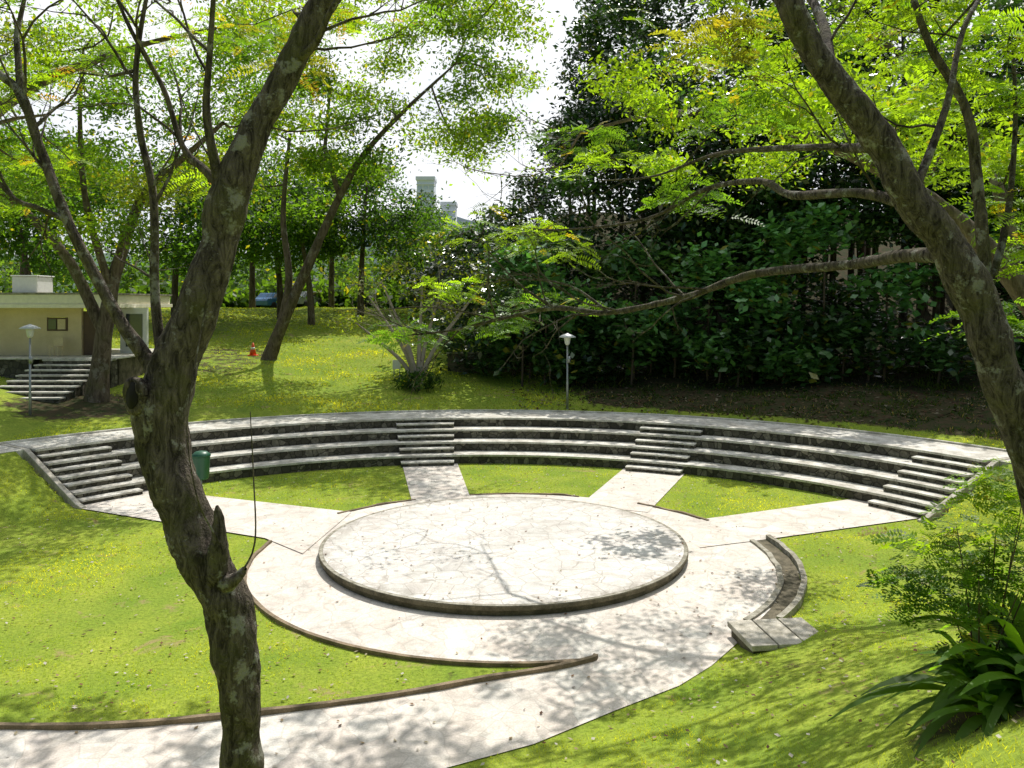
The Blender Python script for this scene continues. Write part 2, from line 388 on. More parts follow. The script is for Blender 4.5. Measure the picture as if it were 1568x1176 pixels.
# ------------------------------------------------------------------ vegetation engine
def unit(v): return v/(np.linalg.norm(v,axis=-1,keepdims=True)+1e-9)
def leafquads(c,Lm,Wm,up=.5):
    n=len(c); a=rng.normal(size=(n,3))
    nn=unit(rng.normal(size=(n,3))+np.array([0,0,up*2]))
    a=unit(a-nn*(a*nn).sum(1,keepdims=True)); b=np.cross(nn,a)
    s=rng.uniform(.65,1.25,(n,1)); A=a*Lm*.5*s; B=b*Wm*.5*s
    return np.stack([c-A,c+B-A*.1,c+A,c-B-A*.1],1).reshape(-1,3)
def compound(o,d,ln,npair,ll,lw):
    n=len(o); nn=unit(np.array([0,0,1.])+rng.normal(size=(n,3))*.45); s=unit(np.cross(d,nn)); nn=np.cross(s,d)
    out=[]; sz=rng.uniform(.7,1.25,n)[:,None]
    for i in range(npair):
        t=(i+.8)/npair; sc=math.sin(math.pi*(.15+.8*t))*.9+.25
        p=o+d*(ln*t)*sz-np.array([0,0,1.])*(ln*.28*t*t)*sz
        for sg in (-1,1):
            dr=unit(s*sg+d*.35+rng.normal(size=(n,3))*.15)
            tip=p+dr*(ll*sc)*sz; w_=unit(np.cross(nn,dr))*lw*.5; m=p+dr*ll*sc*.45*sz
            out.append(np.stack([p,m+w_,tip,m-w_],1))
    return np.stack(out,1).reshape(-1,3)
def colors(n,base,var=.25,yel=.0):
    f=rng.uniform(1-var,1+var,(n,1)); c=np.array(base)[None,:]*f
    m=(rng.random(n)<yel)[:,None]
    return np.where(m,np.array([[.24,.23,.03]])*f,c)
def resample(P,step):
    P=np.asarray(P,float); Q=np.vstack([2*P[0]-P[1],P,2*P[-1]-P[-2]]); out=[]
    for i in range(1,len(Q)-2):
        p0,p1,p2,p3=Q[i-1:i+3]; n=max(2,int(np.linalg.norm((p2-p1)[:3])/step))
        for t in np.linspace(0,1,n,endpoint=False):
            out.append(.5*((2*p1)+(-p0+p2)*t+(2*p0-5*p1+4*p2-p3)*t*t+(-p0+3*p1-3*p2+p3)*t**3))
    out.append(P[-1]); out=np.array(out); out[:,3]=np.maximum(out[:,3],.002); return out
def tube(P,n,bump=0,fr=3.):
    C=P[:,:3]; R=P[:,3]; T=unit(np.gradient(C,axis=0)); V=[]
    ref=np.array([1.,0,0]) if abs(T[0][0])<.8 else np.array([0,1.,0])
    u=np.cross(T[0],ref); u/=np.linalg.norm(u)
    ang=np.arange(n)*2*math.pi/n; ca=np.cos(ang)[:,None]; sa=np.sin(ang)[:,None]
    for i in range(len(C)):
        u=u-T[i]*np.dot(u,T[i]); u=u/(np.linalg.norm(u)+1e-9); v=np.cross(T[i],u)
        D=u*ca+v*sa
        if bump:
            for k in range(n):
                q=C[i]+D[k]*R[i]
                r=R[i]*(1+bump*(mnoise.noise(Vector(q*fr))*1.2+.6*mnoise.noise(Vector((q[0]*fr*4,q[1]*fr*4,q[2]*fr*1.5)))+.35*mnoise.noise(Vector((q[0]*fr*11,q[1]*fr*11,q[2]*fr*3)))))
                V.append(C[i]+D[k]*r)
        else: V.extend(C[i]+D*R[i])
    m=len(C); F=[]
    for i in range(m-1):
        for k in range(n): F.append((i*n+k,i*n+(k+1)%n,(i+1)*n+(k+1)%n,(i+1)*n+k))
    return np.array(V),np.array(F)
class Wood:
    def __init__(s): s.V=[];s.F=[];s.n=0;s.nodes=[];s.rad=[]
    def add(s,P,n=6,bump=0,step=None,fr=3.,reg=True,rs=1.):
        P=resample(P,step) if step else np.asarray(P,float).copy()
        P[:,3]*=rs
        V,F=tube(P,n,bump,fr); s.V.append(V); s.F.append(F+s.n); s.n+=len(V)
        if reg: s.nodes.append(P[:,:3]); s.rad.append(P[:,3])
    def connect(s,target,r0,r1,n=5,wig=.12,minz=None):
        C,R=np.vstack(s.nodes),np.concatenate(s.rad)
        d=np.linalg.norm(C-target,axis=1)
        if minz is not None: d=d+np.where(C[:,2]<minz,50,0)
        i=int(np.argmin(d)); a=C[i]; ra=min(r0,R[i]*.8); L_=np.linalg.norm(target-a)
        if L_<.05: return
        k=min(max(3,int(L_/.5)+2),12); t=np.linspace(0,1,k)[:,None]
        w_=rng.normal(size=(k,3))*wig*L_/k*1.2; w_[0]=0
        side=rng.normal(size=3)*L_*.12
        P=a+(target-a)*t+np.cumsum(w_,0)*.6+side*np.sin(t*math.pi)+np.array([0,0,-.10*L_])*np.sin(t*math.pi)
        s.add(np.column_stack([P,ra+(min(r1,ra)-ra)*t[:,0]]),n)
        return P[-1]
    def whips(s,n,box_,dirm,ln,r0,sub=3,spread=.45):
        """long thin wandering twigs starting on existing wood inside box_"""
        C=np.vstack(s.nodes); R=np.concatenate(s.rad)
        x0,x1,y0,y1,z0,z1=box_
        ok=np.where((C[:,0]>x0)&(C[:,0]<x1)&(C[:,1]>y0)&(C[:,1]<y1)&(C[:,2]>z0)&(C[:,2]<z1))[0]
        if len(ok)==0: return
        def walk(p,d,l,r,lev):
            k=9; P=[(*p,r)]; q=np.array(p); d=unit(d)
            for i in range(1,k+1):
                d=unit(d+rng.normal(size=3)*.16+np.array([0,0,.03])); q=q+d*l/k
                P.append((*q,r*(1-.85*i/k)))
                if lev and i in (3,5,7) and rng.random()<.8:
                    walk(q,d+rng.normal(size=3)*.6,l*rng.uniform(.3,.55),r*(1-.85*i/k)*.8,lev-1)
            s.add(P,5,0,reg=False)
        for i in range(n):
            j=ok[rng.integers(len(ok))]
            walk(C[j],np.array(dirm)+rng.normal(size=3)*spread,ln*rng.uniform(.6,1.3),min(r0*rng.uniform(.7,1.2),R[j]*.7),2)
    def build(s,name,mat,parent):
        return fast(name,np.vstack(s.V),np.vstack(s.F),mat,parent,smooth_=True)
def subpts(cl,m,shell=.55):
    d=unit(rng.normal(size=(m,3))); r=rng.uniform(shell,1,(m,1))**.7
    return np.array(cl[:3])+d*r*np.array(cl[3:6])
def crown(parent,wood,clumps,sub,nleaf,sig,Ls,Ws,base,mat=None,yel=.03,limb=.09,twig=.02,varc=.35,up=.4,minz=None,name="foliage",shell=.35,connect=True,zs=.55):
    LV=[];LC=[]
    for cl in clumps:
        if connect: wood.connect(np.array(cl[:3]),limb,limb*.45,6,minz=minz)
        S=subpts(cl[:6],sub,shell)
        bc=np.array(cl[6]) if len(cl)>6 else np.array(base)
        for p in S:
            if connect: wood.connect(p,twig,twig*.3,4,minz=minz)
            f=rng.uniform(1-varc,1+varc); sg=sig*rng.uniform(.6,1.3)
            c=p+rng.normal(size=(nleaf,3))*np.array([sg,sg,sg*zs])
            LV.append(leafquads(c,Ls,Ws,up)); LC.append(colors(nleaf,bc*f,.25,yel))
    V=np.vstack(LV); C=np.vstack(LC)
    fast(name,V,np.arange(len(V)).reshape(-1,4),mat or M_leaf,parent,fcol=C)
def feather(parent,wood,clumps,sub,per,ln,npair,ll,lw,base,twig=.012,name="foliage",minz=None,yel=.03,limb=.03,olive=(.24,.20,.03)):
    O=[];D=[];BC=[]
    for cl in clumps:
        wood.connect(np.array(cl[:3]),limb,limb*.4,6,minz=minz)
        S=subpts(cl[:6],sub,.2); bc=np.array(cl[6]) if len(cl)>6 else np.array(base)
        for p in S:
            e=wood.connect(p,twig,twig*.35,4,minz=minz)
            if e is None: continue
            f=rng.uniform(.65,1.35)
            for q in range(per):
                d=rng.normal(size=3); d[2]=abs(d[2])*.2-.1; O.append(e+rng.normal(size=3)*.05); D.append(d); BC.append(bc*f*rng.uniform(.8,1.2))
    O=np.array(O);D=unit(np.array(D)); V=compound(O,D,ln,npair,ll,lw)
    C=np.repeat(np.array(BC),npair*2,axis=0)*rng.uniform(.85,1.15,(len(O)*npair*2,1))
    m=(rng.random(len(O))<yel).repeat(npair*2); C[m]=np.array(olive)
    fast(name,V,np.arange(len(V)).reshape(-1,4),M_leaf,parent,fcol=C)
def rclumps(n,xr,yr,zr,r,cols,ok=None,flat=.45,mind=1.3):
    out=[];k=0
    while len(out)<n and k<n*60:
        k+=1
        p=(rng.uniform(*xr),rng.uniform(*yr),rng.uniform(*zr)); q=rng.uniform(*r)
        if ok is not None and not ok(*p): continue
        if any((p[0]-c[0])**2+(p[1]-c[1])**2*.4+(p[2]-c[2])**2*1.6<mind**2 for c in out): continue
        out.append((*p,q,q*.9,q*flat,cols[rng.integers(len(cols))]))
    return out
GRN=(.07,.14,.02); LIME=(.13,.21,.02); DGRN=(.025,.06,.014); MID=(.045,.10,.018); OLV=(.14,.15,.03)
# ---- knotted foreground tree
tl=empty("knotted_tree"); W=Wood()
W.add([(-1.75,5.5,.7,.22),(-1.76,5.5,2.33,.17),(-1.82,5.5,2.87,.155),(-1.83,5.5,3.29,.155),(-1.91,5.5,3.95,.18),(-2.09,5.5,4.31,.19),(-2.26,5.5,4.75,.185),(-2.36,5.5,5.2,.20),
 (-2.30,5.5,5.54,.185),(-2.11,5.5,5.98,.155),(-1.99,5.5,6.33,.145),(-1.90,5.5,6.73,.15),(-1.75,5.5,7.12,.12),(-1.56,5.5,7.47,.105),(-1.34,5.5,7.91,.10),(-1.2,5.5,8.15,.095),(-1.,5.6,8.8,.08),(-.6,5.8,9.8,.05),(-.2,6,11,.02)],34,.17,.026,4.,rs=.86)
W.add([(-2.36,5.5,5.35,.10),(-2.43,5.5,5.58,.075),(-2.61,5.48,5.85,.055),(-2.79,5.45,6.2,.048),(-2.94,5.4,6.55,.045),(-3.14,5.4,7.08,.04),(-3.25,5.4,7.39,.038),(-3.45,5.4,7.56,.033),(-3.9,5.4,7.9,.025)],12,.1,.06,7,rs=.75)
W.add([(-3.25,5.4,7.39,.025),(-3.34,5.5,7.8,.018),(-3.3,5.6,8.3,.01)],6)
W.add([(-2.94,5.4,6.55,.022),(-3.1,5.3,6.63,.018),(-3.23,5.3,6.68,.016),(-3.45,5.3,6.9,.012),(-3.8,5.3,7.1,.008)],6,0,.1)
W.add([(-2.36,5.55,5.42,.07),(-2.41,5.6,5.7,.05),(-2.45,5.6,6.07,.042),(-2.46,5.6,6.73,.035),(-2.55,5.6,7.17,.03),(-2.58,5.6,7.6,.026),(-2.5,5.6,8.13,.018),(-2.4,5.7,8.7,.01)],10,.1,.06,7,rs=.75)
W.add([(-1.95,5.5,6.65,.07),(-1.97,5.45,6.88,.05),(-2.02,5.4,7.25,.034),(-1.98,5.35,7.65,.026),(-1.93,5.3,8.13,.02),(-1.9,5.3,8.7,.01)],10,.1,.06,7,rs=.75)
W.add([(-1.93,5.5,6.75,.05),(-2.1,5.55,6.92,.035),(-2.26,5.6,7.08,.028),(-2.39,5.6,7.47,.024),(-2.61,5.6,7.87,.018),(-2.8,5.6,8.3,.01)],8,.1,.06,7,rs=.75)
W.add([(-1.5,5.5,7.6,.04),(-1.3,5.4,7.72,.025),(-1.15,5.3,7.95,.018),(-.9,5.3,8.2,.01)],7,0,.08)
W.whips(17,(-3.8,-1.9,5,6.5,6.6,7.9),(-.35,0,.8),1.15,.013)
W.whips(8,(-3.6,-2.4,5,6.5,6.1,7.4),(-.8,0,.35),.9,.010)
W.whips(4,(-1.9,-1.1,5,6.5,7.1,8),(.8,0,.5),.9,.011)
W.add([(-2.02,5.46,4.08,.085),(-1.95,5.38,4.25,.075),(-1.925,5.35,4.44,.055),(-1.92,5.34,4.60,.035),(-1.93,5.34,4.68,.010)],12,.28,.03,9,reg=False)
W.add([(-1.98,5.44,4.14,.075),(-1.86,5.37,4.17,.055),(-1.79,5.35,4.22,.038),(-1.75,5.34,4.27,.018)],12,.28,.03,9,reg=False)
W.add([(-1.78,5.34,4.22,.008),(-1.67,5.3,4.45,.006),(-1.68,5.3,4.9,.005),(-1.70,5.3,5.3,.003)],5,0,.06,reg=False)
W.add([(-1.98,5.35,6.1,.006),(-2.02,5.2,5.6,.005),(-2.05,5.15,5.2,.004),(-2.0,5.2,4.75,.006),(-1.9,5.3,4.45,.008)],5,0,.06,reg=False)
kr=[(-2.47+.06*math.cos(a),5.35-.02*math.cos(a),5.40+.10*math.sin(a),.032+.006*math.sin(3*a)) for a in np.linspace(0,2*math.pi,18)]
W.add(kr,8,.25,None,12,reg=False)
lathe("knot_shade_disc",[(.001,0),(.045,.004),(.05,.02),(.001,.03)],0,0,0,M_dark,tl,n=14)  # near-black disc paints the shade inside the knot hole
ho=bpy.context.scene.objects["knot_shade_disc"]; ho.rotation_euler=(math.radians(85),0,math.radians(-20)); ho.location=(-2.47,5.335,5.40); ho.scale=(1,1.8,1)
feather(tl,W,[(-1.6,5.9,8.1,.7,.5,.35,OLV),(-.9,5.6,8.2,.6,.5,.35,GRN),(-2.5,5.9,8.2,.6,.5,.35,LIME),(-3.4,5.6,8.0,.5,.5,.3,GRN),(-2.25,5.9,7.0,.25,.2,.2,LIME),(-3.0,5.7,7.6,.4,.3,.25,LIME),(-1.6,5.8,7.7,.3,.3,.2,OLV),(-1.4,6,9.2,.8,.6,.4),(-2.6,6,9.3,.8,.6,.4)],10,3,.22,11,.042,.015,GRN,minz=6.8,yel=.10,twig=.008,limb=.015,olive=(.22,.13,.03))
W.build("trunk",M_bark,tl)
# ---- right tree
tr_=empty("spreading_tree"); W=Wood()
W.add([(4.9,6,1.9,.34),(4.8,6,2.4,.28),(4.55,6,3.43,.25),(4.17,6,4.3,.225),(3.84,6,4.87,.205),(3.60,6,5.45,.19),(3.43,6,5.98,.185),(3.17,6,6.46,.165),(2.93,6,6.79,.16),(2.69,6,7.22,.15),(2.35,6,7.66,.135),(2.14,6,7.99,.125),(1.99,6,8.33,.115),(1.7,6.3,9.3,.09),(1.2,7,10.8,.05)],32,.16,.028,3.5,rs=.78)
R1=[(3.18,6,6.36,.07),(3.12,6.6,6.38,.055),(3.1,7.5,6.36,.048),(2.64,9,6.32,.044),(2.13,10,6.08,.042),(1.28,11,5.88,.038),(.6,11.5,5.94,.034),(-.23,12,5.76,.026),(-.9,12.3,5.6,.02),(-1.7,12.6,5.5,.008)]
W.add(R1,9,.22,.12,5)
W.add([(.6,11.5,5.94,.024),(.2,11.7,6.2,.018),(-.2,12,6.6,.013),(-.6,12.2,7.1,.007)],6,0,.2)
W.add([(1.28,11,5.90,.024),(.8,11.3,6.25,.016),(.2,11.8,6.35,.011),(-.5,12.2,6.3,.006)],6,0,.2)
W.add([(-.23,12,5.76,.018),(-.8,12.1,5.9,.012),(-1.5,12.3,5.95,.008),(-2.3,12.5,5.85,.005)],6,0,.2)
W.add([(3.0,6,6.7,.06),(2.79,6.5,6.88,.045),(2.56,7.5,7.0,.042),(2.44,8,7.2,.036),(2.13,9,7.26,.03),(1.65,10,7.04,.022),(.76,11,7.0,.014),(0,12,7.1,.008)],8,.15,.12,5,rs=.9)
W.add([(2.72,6,7.15,.05),(2.66,6.4,7.22,.035),(2.55,7,7.34,.03),(2.15,8.5,7.56,.022),(1.73,10,7.56,.014),(1.2,11.3,7.7,.008)],8,.12,.15,5)
W.add([(2.35,6,7.66,.05),(2.5,6.6,8.3,.04),(2.6,7.6,9.0,.03),(2.4,9,9.6,.02),(2.,10.5,10,.01)],8,0,.2)
W.add([(2.95,6,6.8,.05),(3.3,6.2,7.5,.04),(3.6,6.5,8.2,.03),(4.2,7,8.9,.02)],8,0,.2,rs=.7)
W.whips(18,(-1.8,2.4,9.5,13,5.3,6.4),(-.9,.2,.15),1.6,.016,spread=.4)
W.whips(9,(-.2,2.6,8,12.2,6.9,7.8),(-.9,.3,-.02),1.4,.012,spread=.35)
W.whips(6,(2.0,3.4,6,7,6.4,8),(-.6,.2,.5),1.1,.012)
CL=[(-.2,12.2,7.1,.9,.7,.35,LIME),(.6,11.6,6.9,.6,.5,.3,LIME),(-.9,12.6,6.2,.5,.5,.25,LIME),(1.4,10.8,7.9,.8,.7,.35,LIME),(2.2,8.5,8.9,1.1,1.,.5,LIME),(3.6,7.3,8.4,.9,.7,.5,LIME),(4.4,7.5,7.5,.7,.7,.6,LIME),
    (3.2,7.8,9.0,1.0,.8,.5,GRN),(1.5,8.5,9.6,.9,.9,.4,LIME),(4.6,7.2,6.6,.5,.5,.5,LIME),(2.6,9.5,8.2,.9,.8,.3,GRN),(5.,8,9,1,.8,.6,GRN),(2.1,9.7,7.3,.6,.5,.2,GRN),(1.0,12,8.4,.8,.7,.3,GRN),(.4,12.5,6.0,.9,.5,.2,GRN),
    (3.9,8.5,7.9,.8,.6,.4,LIME),(2.9,10,9.0,1,.8,.4,LIME),(-.1,12.4,5.7,.8,.4,.15,GRN),(1.9,7.6,8.4,.5,.5,.3,OLV),(-1.6,12.6,5.5,.9,.4,.2,GRN)]
feather(tr_,W,CL,15,4,.32,12,.07,.026,GRN,minz=5.4,yel=.03,twig=.009,limb=.02)
W.build("trunk",M_bark,tr_)
t2=empty("slender_tree"); W=Wood()
W.add([(4.9,7,2.0,.12),(4.6,7,3.6,.10),(4.35,7,4.68,.085),(4.16,7,5.3,.08),(4.09,7,5.92,.07),(4.0,7,6.92,.06),(3.9,7,7.65,.05),(3.56,7,8.27,.04),(3.4,7.2,9.2,.02)],12,.12,.08,5,rs=.8)
W.add([(4.05,7,6.0,.04),(4.3,7.1,6.7,.03),(4.5,7.3,7.6,.02),(4.6,7.5,8.4,.015)],8,0,.15)
feather(t2,W,[(4.5,7.4,8.1,.6,.6,.4,LIME),(3.9,7.5,8.6,.7,.6,.4,LIME),(4.6,7.6,7.1,.4,.4,.4,LIME),(4.6,7.6,5.9,.3,.3,.4,GRN)],13,4,.3,12,.065,.024,LIME,minz=5.5,twig=.008,limb=.015)
W.build("trunk",M_bark,t2)
# ---- right mid tree
rt=empty("rain_tree"); W=Wood(); zb=float(H(14,19))
W.add([(14,19,zb-.3,.4),(13.4,19,zb+3,.33),(12,19.5,zb+6,.27),(10.2,20,zb+8,.2),(7.5,20.5,zb+9.6,.13),(4.5,21.5,zb+10.5,.07),(2,23.5,zb+10.4,.04)],10,.08,.4,1.5)
W.add([(12,19.5,zb+5.9,.2),(12,20,zb+8,.16),(11.5,21,zb+10.5,.1),(10,22,zb+12.5,.07),(6,21.5,zb+15,.05),(1,21,zb+15.8,.03)],8,.05,.4)
crown(rt,W,[(4.2,20,10.7,1.5,1.5,.6),(6.5,19,10.2,1.6,1.5,.7),(8.8,21,11.3,1.7,1.6,.8),(6,23,13,1.8,1.6,.8),(10,19,9.4,1.4,1.4,.7),(3,22.5,12.2,1.3,1.5,.6),(11,22,13,1.8,1.6,.9),(8,18,12.5,1.5,1.5,.7),(7.5,24,10,1.2,1.2,.5),
  (6.5,14.8,9.7,1.3,1.2,.5),(8.2,16,10,1.3,1.2,.5),(4.9,14,9.5,1,1,.4),(9.5,15,8.8,1.2,1.2,.5)],22,50,.30,.17,.075,LIME,limb=.06,twig=.018,yel=.03,minz=5)
crown(rt,W,[(2.6,21.5,15.5,1.8,1.5,.6),(-.5,21.5,15.8,1.8,1.5,.6),(-4,22,16,2,1.5,.6),(5.5,20,15,1.8,1.5,.6),(1,20,15,1.5,1.3,.5),(5,26.5,10.5,1.2,1.2,.4)],14,36,.24,.24,.12,LIME,limb=.07,twig=.03,name="dapple_foliage",minz=6)  # clumps mostly above the view, added to cast dapples on the near walk
for q in [(1.2,26,10.4),(-1.4,25.2,10.2),(3.6,27.4,9.8),(-.6,27.2,9.4),(1.8,24.4,10.6)]:
    W.connect(np.array(q),.06,.02,6,minz=9)
W.whips(16,(-2,4.5,23,28,9,11),(-.8,.2,.0),2.2,.03,spread=.5)
crown(rt,W,[(1.0,26,10.3,1.6,1.3,.3),(-1.3,25.2,10.1,1.2,1.,.3)],6,8,.35,.16,.07,LIME,limb=.04,twig=.02,name="tip_foliage",minz=6)
W.build("trunk",M_bark2,rt)
# ---- leaning lawn tree
t=empty("rain_tree"); W=Wood(); zb=float(H(-13.3,45))
W.add([(-13.5,45,zb-.4,.58),(-13.3,45,zb+.3,.40),(-12.4,45,5.5,.32),(-10.8,45,9.1,.25),(-9.5,45,11.9,.21),(-8.1,44.5,14.1,.16),(-5.9,44,16.3,.11),(-3,43.5,18.8,.05)],12,.1,.4,1.5)
W.add([(-12.9,45,4.2,.25),(-12.3,45,7.3,.2),(-12.7,45.3,10.9,.15),(-12.4,45.6,15.5,.08)],10,.08,.4,1.5)
W.add([(-9.5,45,11.9,.16),(-10.2,44.5,14.5,.11),(-9.8,44,17.5,.06)],8)
def gap(x,y,z):
    return not (-6.6<x*45/y<-1.4 and z<14.6)
C1=rclumps(44,(-16,1.5),(41.5,48),(11.8,24),(1.2,2.3),[GRN,(.07,.13,.02),LIME,(.09,.16,.02)],ok=lambda x,y,z: z>12.5+max(0,(x+9))*.30 and gap(x,y,z),mind=1.7)
crown(t,W,C1,22,36,.6,.28,.12,GRN,limb=.08,twig=.025,yel=.05,minz=6,shell=.2)
W.whips(10,(-8,1,41,48,14,22),(.8,0,.2),3,.05)
W.build("trunk",M_bark2,t)
# ---- left tree
t=empty("rain_tree"); W=Wood()
W.add([(-17.3,34,1.7,.55),(-17.2,34,3.1,.38),(-16.8,34,5.9,.30),(-16.3,34,8,.24),(-15.1,33.5,10.5,.18),(-13.4,33,11.8,.13),(-11.5,32.5,13.2,.08)],12,.1,.35,1.5)
W.add([(-17,34,4.8,.25),(-18.6,34,8,.2),(-20.8,33.5,10.5,.14),(-22.4,33,11.6,.08)],10,.1,.35,1.5)
W.add([(-16.7,34,6.5,.18),(-17.2,33,10,.13),(-17.2,32.5,13.2,.09),(-16.8,32,16,.05)],9,.1,.35,1.5)
C2=rclumps(46,(-23,-8.5),(29,35.5),(8.6,18),(1.0,1.9),[GRN,LIME,(.085,.155,.02),GRN,(.13,.17,.03)],ok=lambda x,y,z: z>8.6+max(0,x+16)*.45,mind=1.45)
crown(t,W,C2,21,38,.46,.21,.09,GRN,limb=.06,twig=.018,yel=.05,minz=5,shell=.2)
W.whips(12,(-22,-10,29,36,8,15),(.3,0,.6),2.4,.04)
W.build("trunk",M_bark2,t)
# ---- rain tree left near (branches reach in from outside the frame)
t=empty("rain_tree"); W=Wood()
W.add([(-12.5,15,-.2,.34),(-12.2,15,4,.27),(-11.4,15.2,7.5,.2),(-9.6,15.5,9.8,.12),(-7.5,15.8,10.9,.06),(-5.8,16,11.4,.03)],10,.08,.3,2)
W.add([(-11.3,15.2,7.6,.12),(-10.2,14.4,8.6,.07),(-8.8,14,9.1,.04),(-7.8,13.8,9.2,.02)],8,0,.3)
feather(t,W,[(-8.6,14,9.7,1,.8,.4,LIME),(-7.6,15,10.6,1.1,.9,.4,GRN),(-6.4,15.8,11.2,1,.9,.4,LIME),(-9.4,15,10.3,1,.8,.4,GRN),(-8.6,15,8.6,.7,.7,.35,LIME),(-5.2,16.5,11.3,.9,.8,.3,GRN),(-9.2,14.5,7.8,.6,.6,.3,LIME),(-3.9,17,11.9,.9,.8,.3,LIME)],15,4,.36,10,.085,.034,GRN,minz=6,twig=.012,yel=.06)
W.build("trunk",M_bark2,t)
# ---- small bare-branched tree on the bank
t=empty("frangipani_tree"); W=Wood(); zb=float(H(-4.6,40))
for q in [(-2.6,.5,4.4),(.2,.3,5.3),(2.4,-.3,3.8),(-1.2,-.6,3.4),(3.2,.2,4.9),(-3.4,.3,3.2),(1.2,.5,5.0),(-1.8,0,5.0)]:
    W.add([(-4.6,40,zb-.2,.14),(-4.6+q[0]*.25,40+q[1]*.3,zb+q[2]*.35,.10),(-4.6+q[0]*.7,40+q[1]*.8,zb+q[2]*.75,.06),(-4.6+q[0],40+q[1],zb+q[2],.03)],7,0,.3)
crown(t,W,[(-7.4,40,6.9,1.1,1.,.7),(-5.6,40,7.7,1.1,1,.6),(-3.9,40.3,8.8,1,.9,.6),(-2.4,40,7.8,1.,.9,.6),(-3,39.7,5.6,1.1,.9,.5),(-1,40,7,1,.9,.6),(-4.5,40,6.6,1,1,.5),(-8,39.5,5.2,.9,.8,.4)],18,9,.35,.2,.09,(.14,.19,.035),limb=.04,twig=.018,yel=.15,minz=3.8)
W.whips(54,(-8.5,-1,39,41.5,3.6,8),(0,0,.35),2.2,.036,spread=1.)
W.build("trunk",m_plain("grey_bark",(.36,.30,.25),.9,var=.3),t)
sh=empty("fern_shrub"); W=Wood(); zb=float(H(-4.4,38.6)); W.add([(-4.4,38.6,zb-.1,.08),(-4.4,38.6,zb+.5,.05)],5)
crown(sh,W,[(-4.4,38.6,zb+.5,1.1,.8,.45)],44,20,.2,.28,.07,DGRN,connect=False); W.build("stem",M_twig,sh)
# ---- background trees on the left
def autotree(name,x,y,h,cr,base,lean=0,seed=0,sub=26,nl=34,Ls=.34,Ws=.17,tr=.22,n=8):
    t=empty(name); W=Wood(); zb=float(H(x,y)); top=zb+h
    W.add([(x,y,zb-.4,tr*1.3),(x+lean*.1,y,zb+h*.25,tr),(x+lean*.5,y,zb+h*.55,tr*.7),(x+lean,y,zb+h*.85,tr*.3)],8,.06,.8,1.2)
    cl=[]
    for i in range(n):
        a=2.4*i+seed; q=cr*math.sqrt((i+.3)/n)
        cl.append((x+lean*.8+q*math.cos(a),y+q*math.sin(a)*.8,top-h*.1-rng.uniform(0,.55)*h*(.5+.5*i/n),cr*.55,cr*.5,cr*.36))
    crown(t,W,cl,sub,nl,.6,Ls,Ws,base,limb=tr*.35,twig=.04,yel=.02,minz=zb+h*.3)
    W.build("trunk",M_bark2,t)
for i,(x,y,h,cr,b,le) in enumerate([(-24,58,12,4.5,DGRN,1),(-17,60,11,4,DGRN,-1),(-11.5,62,12,4.3,DGRN,.5),(-30,52,12,4.5,MID,2),(-5.5,64,5.2,2.8,MID,-.6),(-21,66,15,5,MID,0),(-36,60,14,5,MID,1),(-15.5,70,15,4.4,DGRN,.5),(-27,46,9,3.5,MID,-1),(-14,57,9,3.2,GRN,-1),(-20,54,9,3.2,MID,.6),(-8.3,70,8.5,3.6,MID,0),(-3,60,5.5,2.5,GRN,0),(-5,84,9,3.4,MID,0)]):
    autotree("broadleaf_tree",x,y,h,cr,b,le,i*1.3)
tf=empty("distant_treeline"); cl=[]
for i in range(40):
    x=-105+i*3.0+rng.uniform(-1,1); y=rng.uniform(88,125); r=rng.uniform(4.5,7)
    cl.append((x,y,5.5+rng.uniform(1.5,4.5)*(1 if x<-14 else .8),r,r*.8,r*.75,(.035,.075,.02) if i%3 else (.06,.11,.03)))
for i in range(14):
    x=-34+i*2.5+rng.uniform(-.6,.6); cl.append((x,74+rng.uniform(-1.5,1.5),6.0,1.5,1.2,.9+rng.random()*.7,(.05,.10,.02)))
crown(tf,None,cl,44,24,1.0,.7,.42,MID,connect=False,shell=.4)
# ---- forest on the right
fo=empty("forest"); cl=[]
def bend(x): return -np.clip(x-8,0,24)*.33
def zcap(x,y): return min(np.interp(x,[-4,0,3,5,8],[10.5,12.5,19,24,31])*(y/50), (y-35.3)/.66+4.5, 31)
k=0
while len(cl)<150 and k<8000:
    k+=1
    x=rng.uniform(-3.5,36); y=rng.uniform(42.5,60); r=rng.uniform(1.7,3.6); g=float(H(x,y)); zt=zcap(x-r*.6,y)-r*.7
    if zt<g+1.2: continue
    z=g+1.2+(zt-g-1.2)*(rng.random()**.7)
    if any((x-c[0])**2+(y-c[7])**2*.6+(z-c[2])**2<3.2 for c in cl): continue
    cl.append((x,y+bend(x),z,r,r*.9,r*.7,(DGRN,(.05,.11,.022),MID,(.018,.045,.012),(.03,.07,.016))[len(cl)%5],y))
for i in range(17):
    x=3.5+i*1.9; y=43.5+rng.uniform(-1.8,1.2); r=rng.uniform(1.6,2.8); cl.append((x,y+bend(x),rng.uniform(6.5,11.5),r,r*.8,r*.7,((.03,.07,.016),(.06,.13,.03),DGRN)[i%3],y))
crown(fo,None,cl,44,30,.58,.38,.20,DGRN,mat=M_gloss,connect=False,shell=.55,varc=.6,name="canopy",up=.8)
cl2=rclumps(34,(-1,25),(40.5,43),(6.5,19),(.8,1.8),[(.07,.15,.03),(.12,.21,.045),(.06,.14,.028)],ok=lambda x,y,z: z<9+max(x,0)*1.1,flat=.4,mind=2.2)
cl2=[(c[0],c[1]+float(bend(c[0])),*c[2:]) for c in cl2]
W=Wood()
for c in cl[:50]:
    g=float(H(c[0],c[1])); W.add([(c[0],c[1],g-.3,.2),(c[0]+.3,c[1],(g+c[2])/2,.14),(c[0],c[1],c[2],.07)],6)
